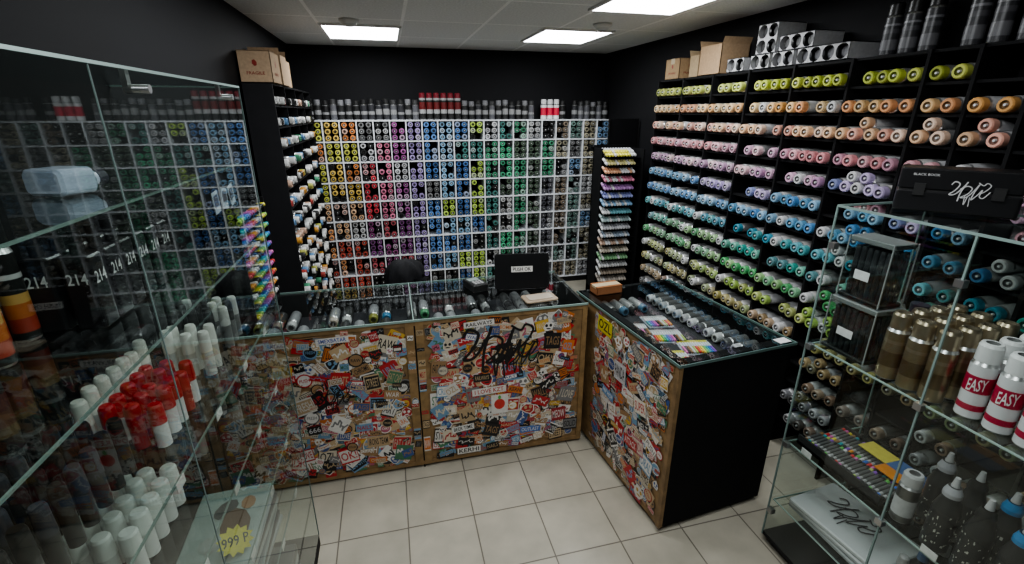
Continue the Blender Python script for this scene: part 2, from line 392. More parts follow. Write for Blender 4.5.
carton('cardboard_box',(2.23,3.08,zt),(2.45,3.32,zt+.19),0,col=(.46,.32,.2),openb=True,mark=False)
def cans_carton(lo,ny,nz,cold):
    b=Batch(); x0,y0,z0=lo; s=.082; D=.19; cc=(.52,.52,.53)
    b.box((x0,y0,z0),(x0+D,y0+ny*s,z0+.004),cc,CB); b.box((x0,y0,z0+nz*s-.004),(x0+D,y0+ny*s,z0+nz*s),cc,CB)
    b.box((x0,y0,z0),(x0+D,y0+.004,z0+nz*s),cc,CB); b.box((x0,y0+ny*s-.004,z0),(x0+D,y0+ny*s,z0+nz*s),cc,CB)
    for i in range(ny):
        for k in range(nz):
            c=Vector((x0,y0+(i+.5)*s,z0+(k+.5)*s)); N=16; r=.037
            sq=[]
            for q in range(N):
                a=2*math.pi*(q+.0)/N; cx,sy=math.cos(a),math.sin(a); m=max(abs(cx),abs(sy)); sq.append((cx/m*s/2,sy/m*s/2,cx*r,sy*r))
            for q in range(N):
                A=sq[q];B2=sq[(q+1)%N]
                b.face([c+Vector((0,-A[0],A[1])),c+Vector((0,-B2[0],B2[1])),c+Vector((0,-B2[2],B2[3])),c+Vector((0,-A[2],A[3]))],cc,CB)
            dk=tuple(q_*.35 for q_ in cold)
            b.lathe(fr(c+Vector((.03,0,0)),(-1,0,0)),[(-.14,.032,0,.032,dk,PL),(0,.032,.004,.024,dk,PL),(.004,.024,.004,0,cold,PL)],14)
    b.obj('spray_can_carton')
cans_carton((2.23,2.84,zt),2,1,(.15,.15,.15)); cans_carton((2.23,2.62,zt),2,1,(.1,.1,.1)); cans_carton((2.23,2.44,zt),2,1,(.17,.17,.18)); cans_carton((2.23,2.09,zt),4,1,(.12,.12,.13))
cans_carton((2.24,2.60,zt+.083),2,2,(.06,.06,.06)); cans_carton((2.24,2.33,zt+.083),3,1,(.1,.1,.1))
b=Batch()
for (y,x,h) in [(1.95,2.3,.22),(1.86,2.3,.22),(1.77,2.3,.23),(1.6,2.3,.25),(1.51,2.3,.25),(1.42,2.31,.25),(1.33,2.3,.25),(1.2,2.3,.25),(1.11,2.3,.25),(1.0,2.3,.25),(.9,2.3,.25),(1.9,2.38,.22),(1.56,2.38,.25),(1.4,2.39,.25)]:
    M=fr((x,y,zt),(0,0,1)); pr=can_prof((.05,.05,.055),(.02,.02,.02),h,.033)
    pr+=[(h*.1,.0334,h*.3,.0334,(.16,.16,.17),PL),(h*.42,.0334,h*.5,.0334,(.1,.1,.11),PL),(h*.56,.0334,h*.6,.0334,(.25,.25,.27),PL)]
    b.lathe(M,pr,16)
b.obj('spray_cans')

# ---- left wall shelf
LX0,LX1,LY0,LY1,LZ1=XL+.001,-.68,3.5,5.12,2.15
b=Batch()
b.box((LX0,LY0,0),(LX0+.015,LY1,LZ1),bk,MT); b.box((LX0,LY0,0),(LX1,LY0+.016,LZ1),(.02,.02,.022),MT); b.box((LX0,LY1-.016,0),(LX1,LY1,LZ1),bk,MT)
nl=15; lp=(LZ1-.15)/nl
for j in range(nl+1): b.box((LX0,LY0+.016,.15+j*lp-.005),(LX1,LY1,.15+j*lp+.005),bk,MT)
for i in (1,2,3): y=LY0+(LY1-LY0)*i/4; b.box((LX0,y-.005,.1),(LX1,y+.005,LZ1),bk,MT)
b.obj('paint_shelf')
b=Batch()
for j in range(nl):
    for i in range(20):
        if i in(5,10,15) : continue
        if R()<.1: continue
        y=LY0+.052+i*.0765; zz=.15+j*lp+.006+.03
        if R()<.65: c=(.72,.72,.7)
        else: c=random.choice([(.4,.06,.05),(.45,.45,.12),(.1,.35,.2),(.6,.4,.3),(.15,.3,.5),(.6,.3,.06),(.03,.03,.03),(.03,.03,.03)])
        L_=U(.17,.2)
        b.lathe(fr((LX0+.017,y,zz),(1,0,0)),can_prof(random.choice([(.6,.6,.6),(.1,.1,.1)]),jit(c),L_,.0275),12)
b.obj('spray_cans')
carton('cardboard_box',(XL+.01,3.52,LZ1+.006),(XL+.2,3.78,LZ1+.19),0,col=(.5,.36,.24))
carton('cardboard_box',(XL+.01,3.84,LZ1+.006),(XL+.2,4.05,LZ1+.2),0,openb=True,col=(.5,.36,.24),mark=False)
carton('cardboard_box',(XL+.01,4.12,LZ1+.006),(XL+.18,4.3,LZ1+.19),0,col=(.48,.34,.22),mark=False)

# ------------------------------------------------------------------ counters
WOOD=(.30,.19,.09)
def tag(b,pl,cx,cy,sc,col=(.01,.01,.012),off=.006):
    def st(pts,w):
        pp=[]
        P=[pts[0]]+pts+[pts[-1]]
        for i in range(1,len(P)-2):
            for k in range(8):
                t_=k/8; p0,p1,p2,p3=P[i-1],P[i],P[i+1],P[i+2]
                f=lambda a,b_,c,d: .5*((2*b_)+(-a+c)*t_+(2*a-5*b_+4*c-d)*t_*t_+(-a+3*b_-3*c+d)*t_**3)
                pp.append((f(p0[0],p1[0],p2[0],p3[0]),f(p0[1],p1[1],p2[1],p3[1])))
        pp.append(pts[-1])
        b.ribbon([pl.P(cx+x*sc,cy+y*sc) for x,y in pp],w*sc,col,PR,pl.n,off)
    st([(-1,.55),(-.85,.75),(-.6,.6),(-.75,.2),(-1,-.1),(-.7,-.05),(-.35,.5),(-.25,.75),(-.45,.1),(-.5,-.5)],.075)
    st([(-.5,.3),(-.2,.5),(.05,.35),(-.1,0),(-.4,-.25),(-.1,-.2),(.15,.2),(.35,.65),(.2,.1),(.15,-.35),(.4,0),(.55,.3),(.5,-.1),(.7,-.2),(.95,.2)],.065)
    st([(.3,.75),(.55,.6),(.7,.75),(.9,.6),(.75,.3),(.55,.1)],.06)
    st([(-.2,-.1),(-.15,-.7),(-.05,-.1)],.05); st([(.05,-.2),(.1,-.8)],.045)
b=Batch(); BX0,BX1,BY0,BY1,BZ=-.84,1.035,2.34,2.92,.955
b.box((BX0,BY0,.02),(BX1,BY0+.02,BZ-.012),WOOD,WD)
b.box((BX0,BY1-.02,.02),(BX1,BY1,BZ-.012),(.03,.03,.03),MT)
b.box((BX0,BY0+.02,.02),(BX0+.02,BY1-.02,BZ-.012),(.03,.03,.03),MT); b.box((BX1-.02,BY0+.02,.02),(BX1,BY1-.02,BZ-.012),(.03,.03,.03),MT)
b.box((.045,BY0+.02,.02),(.065,BY1-.02,BZ-.012),(.05,.05,.05),MT)
b.box((BX0+.02,BY0+.02,.78),(BX1-.02,BY1-.02,.795),(.04,.04,.045),MT)
b.box((BX0+.02,BY0+.03,0),(BX1,BY1-.03,.02),(.02,.02,.02),MT)
for (xa,xb) in ((BX0,BX0+.03),(.005,.05),(.058,.10),(BX1-.03,BX1)):
    b.box((xa,BY0-.008,.02),(xb,BY0,BZ-.012),(.33,.21,.095),WD)
b.box((.05,BY0-.004,.0),(.058,BY0+.002,BZ-.012),(.01,.01,.01),MT)
for zz in (.02,BZ-.037): b.box((BX0+.03,BY0-.006,zz),(BX1-.03,BY0,zz+.025),(.30,.19,.09),WD)
pA=Plane2((BX0+.03,BY0-.001,.035),(1,0,0),(0,0,1),(0,-1,0)); stickers(b,pA,.83,.9,780)
pB=Plane2((.10,BY0-.001,.035),(1,0,0),(0,0,1),(0,-1,0)); stickers(b,pB,.905,.9,840)
stickers(b,Plane2((.005,BY0-.009,.05),(1,0,0),(0,0,1),(0,-1,0)),.045,.86,12); stickers(b,Plane2((.058,BY0-.009,.05),(1,0,0),(0,0,1),(0,-1,0)),.042,.86,12)
tag(b,pB,.42,.67,.21,off=.0105)
tag(b,pB,.52,.62,.13,off=.0107)
tag(b,pA,.42,.5,.09,off=.0105)
def feature(pl,w,cx,cy,ww,hh,bg,fg,ang=0,d=.0098):
    poly2(b,pl,cx,cy,rect(ww,hh),ang,d,bg); text2(b,pl,w,cx,cy,ww*.85,hh*.62,ang,d+5e-6,fg)
feature(pB,'RAILWAYS',.3,.86,.17,.035,WHITE,BLACK,.05); feature(pB,'I LOVE KZT',.35,.43,.2,.045,WHITE,(.5,.03,.03),.03)
feature(pB,'KERHI',.22,.04,.14,.045,(.75,.73,.68),BLACK); feature(pB,'BEER TIME',.19,.2,.13,.04,(.75,.75,.72),BLACK,.1)
poly2(b,pB,.41,.33,rect(.1,.13),0,.0098,WHITE); poly2(b,pB,.41,.33,ell(.065,.07),0,.00982,(.6,.05,.04)); poly2(b,pB,.41,.375,ell(.018,.028),0,.00984,(.1,.4,.1))
feature(pA,'SMEXBATAR',.45,.85,.16,.035,WHITE,(.05,.1,.4),.02); feature(pA,'IRONS TEAM',.62,.2,.12,.07,(.5,.35,.2),BLACK,0)
feature(pA,'URBAN',.2,.65,.1,.04,(.5,.03,.03),WHITE,.1)
feature(pB,'OUTLAST',.6,.12,.13,.04,(.1,.2,.5),WHITE,-.05); feature(pB,'MEOW',.78,.2,.09,.09,(.35,.03,.04),WHITE,.05)
feature(pA,'666',.3,.33,.07,.05,(.02,.02,.02),(.6,.6,.6),.1)
b.face([(BX0,BY0-.01,BZ),(BX1,BY0-.01,BZ),(BX1,BY1,BZ),(BX0,BY1,BZ)],(1,1,1),GL)
b.box((BX0,BY0-.014,BZ-.011),(BX1,BY0-.009,BZ+.001),(.3,.42,.38),PL); b.box((BX0,BY1,BZ-.011),(BX1,BY1+.004,BZ+.001),(.25,.35,.32),PL)
b.box((.05,BY0-.009,BZ-.01),(.054,BY1,BZ+.0008),(.3,.42,.38),PL)
for xx in np.arange(BX0+.07,BX1-.05,.075):
    for yy in (BY0+.1,BY0+.33):
        if R()<.2: continue
        c=random.choice([(.5,.5,.5),(.03,.03,.03),(.1,.3,.15),(.06,.2,.35),(.35,.3,.25),(.6,.6,.6),(.25,.25,.06),(.03,.03,.03)])
        b.lathe(fr((xx,yy+.19,.795+.034),(0,-1,0)),can_prof(random.choice([(.25,.25,.26),(.05,.05,.05)]),jit(c),.19,.03),12)
b.obj('sticker_covered_counter')
# right counter
b=Batch(); RX0,RX1,RY0,RY1=1.08,1.715,1.575,2.53
kb=(.009,.009,.01)
b.box((RX0,RY0,.03),(RX0+.02,RY1,BZ-.012),WOOD,WD)
b.box((RX0+.02,RY0,.03),(RX1,RY0+.02,BZ-.012),kb,MT); b.box((RX1-.02,RY0+.02,.03),(RX1,RY1,BZ-.012),kb,MT); b.box((RX0+.02,RY1-.02,.03),(RX1-.02,RY1,BZ-.012),kb,MT)
b.box((RX0+.02,RY0+.02,.815),(RX1-.02,RY1-.02,.83),(.05,.05,.055),MT)
b.box((RX0+.03,RY0+.03,0),(RX1-.03,RY1-.03,.03),kb,MT)
b.box((RX0-.006,RY0-.004,.03),(RX0+.012,RY0+.022,BZ-.012),(.28,.18,.09),WD)
pD=Plane2((RX0-.001,2.31,.035),(0,-1,0),(0,0,1),(-1,0,0)); stickers(b,pD,2.31-RY0-.024,.9,700)
feature(pD,'OZL',.12,.83,.15,.09,(.6,.52,.05),BLACK,-.02); feature(pD,'PANDA',.3,.64,.11,.11,(.55,.55,.55),BLACK,.05); feature(pD,'SUPER',.5,.55,.1,.08,(.75,.7,.6),(.5,.05,.05),.2)
feature(pD,'HIP HOP',.2,.45,.12,.05,(.15,.3,.5),WHITE,-.1); feature(pD,'ATTACK',.45,.3,.12,.06,(.5,.04,.04),WHITE,.1)
b.face([(RX0-.015,RY0-.015,BZ),(RX1+.015,RY0-.015,BZ),(RX1+.015,RY1,BZ),(RX0-.015,RY1,BZ)],(1,1,1),GL)
b.box((RX0-.018,RY0-.018,BZ-.012),(RX1+.018,RY0-.013,BZ+.001),(.10,.16,.15),PL); b.box((RX0-.018,RY0-.013,BZ-.012),(RX0-.013,RY1,BZ+.001),(.13,.2,.18),PL)
b.box((RX1+.013,RY0-.013,BZ-.012),(RX1+.018,RY1,BZ+.001),(.16,.24,.22),PL)
for (a,c) in (((RX0+.0,RY0+.0,BZ-.012),(RX1,RY0+.045,BZ-.002)),((RX1-.03,RY0,BZ-.012),(RX1,RY1,BZ-.002)),((RX0,RY1-.03,BZ-.012),(RX1,RY1,BZ-.002)),((RX0+.0,RY0,BZ-.012),(RX0+.04,RY1,BZ-.002))): b.box(a,c,kb,MT)
b.box((RX1-.07,RY0-.0,BZ+.001),(RX1-.0,RY0+.045,BZ+.002),(.8,.8,.8),PR)
rain=[(.6,.05,.05),(.7,.3,.05),(.7,.6,.08),(.15,.45,.12),(.05,.35,.4),(.05,.15,.5),(.25,.1,.45),(.6,.15,.4),(.02,.02,.02),(.3,.17,.08),(.6,.6,.6),(.4,.5,.15)]
def pack(cx,cy,rz,n,zz=.83,ln=.13):
    M=Matrix.Translation((cx,cy,zz))@Matrix.Rotation(rz,4,'Z'); w=n*.0135
    b.box((-w/2-.006,-ln/2-.01,0),(w/2+.006,ln/2+.02,.004),(.35,.4,.45),PR,M)
    b.box((-w/2,ln/2-.012,.004),(w/2,ln/2+.016,.006),random.choice([(.1,.3,.5),(.55,.5,.1),(.4,.4,.4)]),PR,M)
    o0=int(U(0,12))
    for i in range(n):
        c=rain[(i+o0)%len(rain)]
        q=M@fr((-w/2+(i+.5)*.0135,-ln/2,.011),(0,1,0))
        b.lathe(q,[(0,0,0,.0055,c,PL),(0,.0058,ln*.5,.0058,c,PL),(ln*.5,.006,ln*.8,.006,(.6,.62,.64),PL),(ln*.8,.006,ln*.84,.004,c,PL),(ln*.84,.004,ln*.84,0,c,PL)],8)
for (x_,y_,a_,n_) in ((1.23,1.80,-.25,12),(1.42,1.86,-.3,12),(1.19,1.97,-.25,9),(1.36,2.02,-.3,12),(1.23,2.15,-.3,12),(1.42,2.2,-.2,10)): pack(x_,y_,a_,n_)
for yy in np.arange(RY0+.1,RY1-.06,.066):
    c=random.choice([(.5,.5,.52),(.03,.03,.03),(.15,.3,.4),(.35,.35,.35),(.12,.12,.12),(.6,.6,.6)])
    b.lathe(fr((RX1-.03,yy,.862),(-1,0,.0)),can_prof((.12,.12,.12),jit(c),.145,.028),12)
for xx in np.arange(RX0+.08,RX1-.24,.066):
    b.lathe(fr((xx,RY1-.05,.86),(0,-1,0)),can_prof((.3,.3,.3),jit(random.choice([(.5,.5,.5),(.1,.2,.3),(.05,.05,.05)])),.15,.028),12)
RC=b.obj('glass_top_display_counter')
piv=Vector((1.08,2.30,0)); RM=Matrix.Translation(piv)@Matrix.Rotation(math.radians(5.5),4,'Z')@Matrix.Translation(-piv); RC.matrix_world=RM

# laptop
b=Batch(); kc=(.012,.012,.013)
M=Matrix.Translation((.72,2.62,BZ+.002))@Matrix.Rotation(-.12,4,'Z')
b.rbox((-.15,-.02,0),(.15,.19,.016),.012,kc,PL,M)
for i in range(12):
    for j in range(4): b.box((-.13+i*.022,.04+j*.022,.016),(-.112+i*.022,.058+j*.022,.019),(.03,.03,.03),PL,M)
ML=M@Matrix.Translation((0,-.015,.014))@Matrix.Rotation(math.radians(80),4,'X')
b.rbox((-.165,0,-.006),(.165,.215,.006),.012,kc,PL,ML)
b.box((-.15,.012,-.0075),(.15,.2,-.006),(.02,.025,.03),PL,ML)
for s_ in(-.1,.1): b.lathe(M@fr((s_-.02,-.012,.014),(1,0,0)),[(0,.008,.04,.008,kc,PL)],10)
nn=(ML.to_3x3()@Vector((0,0,1))); pl=Plane2(ML@Vector((0,.12,.0068)),ML.to_3x3()@Vector((1,0,0)),ML.to_3x3()@Vector((0,1,0)),nn)
poly2(b,pl,.0,.0,rect(.13,.035),0,0,WHITE); text2(b,pl,'PUSH OK',0,0,.11,.022,0,.0003,BLACK)
b.obj('laptop')
b=Batch(); M=Matrix.Translation((.78,2.45,BZ+.002))@Matrix.Rotation(.1,4,'Z')
b.rbox((-.1,-.06,0),(.1,.06,.012),.02,(.36,.28,.2),PL,M); b.rbox((-.075,-.04,.0121),(.075,.04,.016),.015,(.46,.4,.32),PL,M); b.obj('coin_tray')
b=Batch(); M=Matrix.Translation((.45,2.72,BZ+.002))@Matrix.Rotation(.3,4,'Z')
b.rbox((-.05,-.08,0),(.05,.08,.045),.01,(.02,.02,.02),PL,M); b.box((-.035,.01,.045),(.035,.06,.047),(.25,.3,.28),PL,M)
for i in range(3):
    for j in range(3): b.box((-.03+i*.022,-.06+j*.02,.045),(-.014+i*.022,-.047+j*.02,.05),(.4,.4,.4),PL,M)
b.obj('card_terminal')
carton('cardboard_box',(1.12,2.42,BZ+.003),(1.29,2.51,BZ+.05),.1,col=(.3,.13,.06),mark=False)
# office chair with jacket
b=Batch(); c0=(.02,3.4)
b.lathe(fr((c0[0],c0[1],.1),(0,0,1)),[(0,.03,.34,.025,(.2,.2,.2),ME)],12)
for i in range(5):
    a=i*2*math.pi/5; M=Matrix.Translation((c0[0],c0[1],.07))@Matrix.Rotation(a,4,'Z'); b.box((0,-.02,0),(.27,.02,.035),(.03,.03,.03),PL,M)
    b.lathe(M@fr((.26,-.02,-.04),(0,1,0)),[(0,0,0,.029,kc,PL),(0,.029,.04,.029,kc,PL),(.04,.029,.04,0,kc,PL)],12)
M=Matrix.Translation((c0[0],c0[1],.44)); b.rbox((-.23,-.22,0),(.23,.23,.08),.05,(.02,.02,.02),MT,M)
b.box((c0[0]-.03,c0[1]-.25,.45),(c0[0]+.03,c0[1]-.22,.8),kc,PL)
b.obj('office_chair')
vs=[];fs=[];nu,nv=48,36
for j in range(nv+1):
    for i in range(nu):
        a=2*math.pi*i/nu; t_=j/nv
        dome=math.sqrt(max(0.004,1-max(0,(t_-.62)/.38)**2))
        w=.125*dome*(1+.06*math.sin(3*a+1))*(1+.12*(1-t_)); d=.09*dome
        wr=1+.05*math.sin(7*a+9*t_)+.04*math.sin(13*a-7*t_)
        x=w*math.cos(a)*wr+.02*t_; y=d*math.sin(a)*wr; zz=.62+.42*(1-(1-t_)**1.25)+.008*math.sin(5*a+t_*8)*dome
        vs.append((c0[0]+x,c0[1]-.235+y,zz))
for j in range(nv):
    for i in range(nu): fs.append((j*nu+i,j*nu+(i+1)%nu,(j+1)*nu+(i+1)%nu,(j+1)*nu+i))
fs.append(tuple(nv*nu+i for i in range(nu)))
jb=Batch(); jb.v=vs; jb.f=fs; jb.c=[(.02,.02,.022)]*len(fs); jb.m=[MT]*len(fs); jb.s=[True]*len(fs)
for k in range(8):
    a0=Vector((c0[0]+.11+.012*k,c0[1]-.3,.93-.05*k)); a1=Vector((c0[0]+.11+.012*(k+1),c0[1]-.3,.93-.05*(k+1)))
    jb.lathe(fr(a0,a1-a0),[(0,.042-.001*k,(a1-a0).length,.041-.001*k,(.022,.022,.024),MT)],14)
jb.obj('jacket')

# ---- marker rack on the left end of the counter
b=Batch(); mx0,mx1,my0,my1,mz0,mz1=XL+.03,-.70,2.38,2.9,BZ+.002,1.54
b.box((mx0,my0,mz0),(mx0+.02,my1,mz1),kb,MT); b.box((mx0,my0,mz0),(mx1,my0+.01,mz1),kb,MT); b.box((mx0,my1-.01,mz0),(mx1,my1,mz1),kb,MT); b.box((mx0,my0,mz0),(mx1,my1,mz0+.012),kb,MT)
mc=[(.65,.6,.08),(.25,.5,.1),(.05,.4,.45),(.05,.18,.5),(.3,.1,.4),(.6,.15,.4),(.6,.06,.06),(.65,.3,.05),(.6,.6,.6),(.02,.02,.02)]
nr=10
for j in range(nr):
    zz=mz0+.03+j*(mz1-mz0-.04)/nr
    b.box((mx0,my0+.01,zz-.012),(mx1-.02,my1-.01,zz-.008),kb,MT)
    for i in range(15):
        c=mc[((i*2)//3+nr-j)%len(mc)]
        b.lathe(fr((mx0+.03,my0+.03+i*.033,zz+.012),(1,0,.12)),[(0,.009,.08,.009,(.06,.06,.06),PL),(.08,.0105,.115,.0105,c,PL),(.115,.0105,.12,.008,c,PL),(.12,.008,.12,0,c,PL)],9)
for (yy,rr) in ((2.5,.1),(2.62,-.15),(2.74,.2)):
    M=Matrix.Translation((mx0+.03,yy,mz1+.02))@Matrix.Rotation(rr,4,'X')
    b.box((0,-.04,-.03),(.004,.04,.07),(.45,.5,.55),PR,M); b.box((.004,-.03,-.0),(.0045,.03,.055),(.1,.1,.12),PR,M)
b.obj('marker_display_rack')
# ---- marker rack in the back right corner
b=Batch(); ax0,ax1,ay0,ay1,az1=1.94,2.29,4.08,4.46,1.66
b.box((ax0,ay1-.02,0),(ax1,ay1,az1+.02),kb,MT); b.box((ax1-.012,ay0,0),(ax1,ay1,az1),kb,MT); b.box((ax0,ay0+.17,0),(ax0+.012,ay1,az1),kb,MT); b.box((ax0,ay0,0),(ax1,ay1,.25),kb,MT)
cols2=[(.7,.65,.12),(.65,.6,.3),(.7,.4,.25),(.65,.25,.35),(.45,.25,.5),(.3,.33,.6),(.25,.42,.6),(.2,.45,.5),(.4,.5,.5),(.55,.55,.57),(.35,.42,.5),(.5,.36,.28),(.55,.5,.42),(.25,.45,.25),(.5,.5,.5),(.3,.25,.2),(.5,.45,.4)]
for j in range(17):
    zz=az1-.06-j*.076
    b.box((ax0+.012,ay0+.05,zz-.02),(ax1-.012,ay1-.02,zz-.016),kb,MT)
    for i in range(11):
        c=jit(cols2[j],.25)
        if R()<.25: c=(.7,.7,.7)
        M=fr((ax0+.035+i*.028,ay1-.17,zz+.028),(-.25,-1,-.12))
        b.lathe(M,[(0,.0125,.1,.0125,(.6,.6,.62),PL),(.1,.0135,.18,.0135,c,PL),(.18,.0135,.187,.009,c,PL),(.187,.009,.187,0,c,PL)],9)
        b.lathe(fr((ax0+.035+i*.028,ay1-.13,zz+.05),(-.25,-1,-.12)),[(0,.0125,.1,.0125,(.6,.6,.62),PL),(.1,.0135,.16,.0135,jit(c),PL),(.16,.0135,.167,.009,c,PL),(.167,.009,.167,0,c,PL)],9)
b.obj('marker_display_rack')
b=Batch(); b.box((2.12,4.52,0),(2.43,4.526,1.92),(.01,.01,.011),PL); b.box((2.12,4.51,0),(2.13,4.54,1.92),(.05,.05,.05),ME); b.box((2.42,4.51,0),(2.43,4.54,1.92),(.05,.05,.05),ME); b.obj('acrylic_panel')

# ------------------------------------------------------------------ left glass cabinet
GX0,GX1,GY0,GY1,GZ=XL+.004,-.48,.1,1.92,2.06
b=Batch(); ec=(.42,.55,.52)
b.box((GX0,GY0,0),(GX0+.01,GY1,GZ),(.009,.009,.01),MT)
b.box((GX0,GY0,0),(GX1,GY1,.06),(.02,.02,.02),MT)
b.face([(GX1,GY0,.06),(GX1,GY1,.06),(GX1,GY1,GZ),(GX1,GY0,GZ)],(1,1,1),GR)
b.face([(GX0+.01,GY1,.06),(GX1,GY1,.06),(GX1,GY1,GZ),(GX0+.01,GY1,GZ)],(1,1,1),GL)
b.face([(GX0+.01,GY0,.06),(GX1,GY0,.06),(GX1,GY0,GZ),(GX0+.01,GY0,GZ)],(1,1,1),GL)
b.face([(GX0+.01,GY0,GZ),(GX1,GY0,GZ),(GX1,GY1,GZ),(GX0+.01,GY1,GZ)],(1,1,1),GL)
b.box((GX1-.003,GY0,GZ-.002),(GX1+.003,GY1,GZ+.004),ec,PL); b.box((GX0,GY1-.003,GZ-.002),(GX1,GY1+.003,GZ+.004),ec,PL)
b.box((GX1-.002,GY1-.002,.06),(GX1+.002,GY1+.002,GZ),(.12,.17,.16),PL); b.box((GX1-.001,1.02,.06),(GX1+.001,1.023,GZ),(.15,.2,.19),PL)
SH=[.42,.68,.94,1.2,1.51,1.81]
for s_ in SH:
    b.face([(GX0+.01,GY0,s_),(GX1-.04,GY0,s_),(GX1-.04,GY1-.01,s_),(GX0+.01,GY1-.01,s_)],(1,1,1),GL)
    b.box((GX1-.043,GY0,s_-.004),(GX1-.039,GY1-.01,s_+.001),(.16,.22,.2),PL)
    if s_<1.3:
        for yy in np.arange(GY0+.35,GY1,.27):
            b.box((GX1-.038,yy,s_-.02),(GX1-.036,yy+.042,s_+.003),(.7,.7,.68),PR)
for yy in (1.2,1.78):
    b.lathe(fr((GX1-.03,yy,GZ-.035),(1,0,0)),[(0,.009,.045,.009,(.7,.7,.7),ME),(.045,.009,.045,0,(.7,.7,.7),ME)],14)
    b.box((GX1-.03,yy-.008,GZ-.04),(GX1-.02,yy+.008,GZ),(.7,.7,.7),ME)
b.obj('glass_display_cabinet')
def bottle(b,x,y,z,h,r,body,cap,label=None,neck=.45,n=14):
    pr=[(0,0,0,r,body,PL),(0,r,h*.6,r,body,PL),(h*.6,r,h*.72,r*neck,body,PL),(h*.72,r*neck,h*.76,r*neck,body,PL),(h*.76,r*neck*1.25,h*.97,r*neck*1.1,cap,PL),(h*.97,r*neck*1.1,h,r*neck*.7,cap,PL),(h,r*neck*.7,h,0,cap,PL)]
    if label: pr.append((h*.12,r*1.01,h*.5,r*1.01,label,PR))
    b.lathe(fr((x,y,z),(0,0,1)),pr,n)
def marker(b,x,y,z,h,r,body,cap,n=12):
    b.lathe(fr((x,y,z),(0,0,1)),[(0,0,0,r,body,PL),(0,r,h*.55,r,body,PL),(h*.55,r*1.08,h*.95,r*1.0,cap,PL),(h*.95,r,h,r*.8,cap,PL),(h,r*.8,h,0,cap,PL)],n)
b=Batch()
for k,(x,y) in enumerate([(-.76,.97),(-.77,1.04),(-.81,1.10),(-.80,1.17),(-.83,1.04),(-.82,.97),(-.70,.8),(-.72,.72)]):
    h=.27; M=fr((x,y,SH[4]+.002),(0,0,1)); pr=can_prof((.02,.02,.02),(.02,.02,.02),h,.0235)
    pr+=[(h*.08,.024,h*.2,.024,(.3,.04,.02),PR),(h*.2,.024,h*.32,.024,(.42,.12,.03),PR),(h*.32,.024,h*.4,.024,(.5,.3,.1),PR),(h*.52,.024,h*.56,.024,(.5,.5,.5),PR)]
    b.lathe(M,pr,16)
b.obj('spray_cans')
b=Batch()
for i in range(6):
    for j in range(2):
        y=1.22+i*.07; x=-.69-j*.075; z0=SH[4]+.002
        b.rbox((x-.03,y-.03,z0),(x+.03,y+.03,z0+.17),.01,(.015,.015,.017),PL); b.lathe(fr((x,y,z0+.17),(0,0,1)),[(0,.013,.025,.013,(.02,.02,.02),PL),(.025,.013,.025,0,(.03,.03,.03),PL)],10)
        if j==0:
            pl=Plane2((x+.0305,y,z0+.12),(0,1,0),(0,0,1),(1,0,0)); text2(b,pl,'214',0,0,.042,.028,0,0,(.7,.7,.7))
        if i==0:
            pl=Plane2((x,y-.0305,z0+.12),(1,0,0),(0,0,1),(0,-1,0)); text2(b,pl,'214',0,0,.04,.026,0,0,(.7,.7,.7))
b.obj('ink_refill_bottles')
def jug(name,x,y,z,rz,col,s=1,lay=False):
    b=Batch(); M=Matrix.Translation((x,y,z))@Matrix.Rotation(rz,4,'Z')@Matrix.Scale(s,4)
    if lay: M=M@Matrix.Translation((-.05,.0,.035))@Matrix.Rotation(math.radians(90),4,'Y')@Matrix.Rotation(math.radians(90),4,'Z')
    b.rbox((-.06,-.035,0),(.06,.035,.1),.02,col,PL,M); b.lathe(M@fr((-.03,0,.1),(0,0,1)),[(0,.024,.015,.02,col,PL),(.015,.022,.04,.022,(.05,.05,.07),PL),(.04,.022,.04,0,(.05,.05,.07),PL)],14)
    pts=[(0,.098),(.01,.125),(.035,.13),(.055,.11),(.055,.08)]
    for i in range(len(pts)-1):
        a,c=Vector((pts[i][0],0,pts[i][1])),Vector((pts[i+1][0],0,pts[i+1][1])); b.lathe(M@fr(a,c-a),[(0,.009,(c-a).length*1.08,.009,col,PL)],8)
    b.obj(name)
jug('plastic_jug',-.69,1.24,SH[5]+.003,1.2,(.42,.48,.6),.8,True)
b=Batch()
for i in range(7):
    for j in range(4):
        x=-.6-j*.05; y=1.16+i*.05+U(-.006,.006); z0=SH[3]+.002
        if j==3: marker(b,x,y,z0,U(.14,.16),.016,(.5,.5,.5),(.75,.73,.69))
        elif i>=5: marker(b,x,y+.1,z0,U(.14,.16),.0155,(.5,.5,.48),(.75,.74,.7))
        else: marker(b,x,y,z0,U(.11,.13),.0165,random.choice([(.6,.6,.6),(.3,.01,.015)]),(.4,.008,.015))
for i in range(3):
    for j in range(4): marker(b,-.6-j*.048,1.7+i*.05,SH[3]+.002,.15,.015,(.2,.2,.2),random.choice([(.6,.6,.58),(.05,.05,.05)]))
b.obj('paint_markers')
b=Batch()
for i in range(5):
    for j in range(3):
        if R()<.1: continue
        marker(b,-.66-j*.055,1.03+i*.055,SH[2]+.002,.13+U(-.01,.01),.02,(.6,.6,.59),(.78,.78,.76),14)
b.obj('paint_markers')
b=Batch()
for s_ in (0,1,2):
    for i in range(14):
        for j in range(4):
            y=.72+i*.08; x=-.6-j*.062
            if s_==2 and .95<y<1.38: continue
            if s_<2 and y>1.15: continue
            if R()<.2: continue
            c=random.choice([(.02,.02,.02)]*5+[(.1,.1,.1),(.25,.25,.26)])
            bottle(b,x,y,SH[s_]+.002,U(.13,.17),.024,(.02,.02,.025),c,random.choice([(.06,.06,.06),(.2,.2,.2),(.15,.04,.03),None]))
b.obj('ink_bottles')
b=Batch()
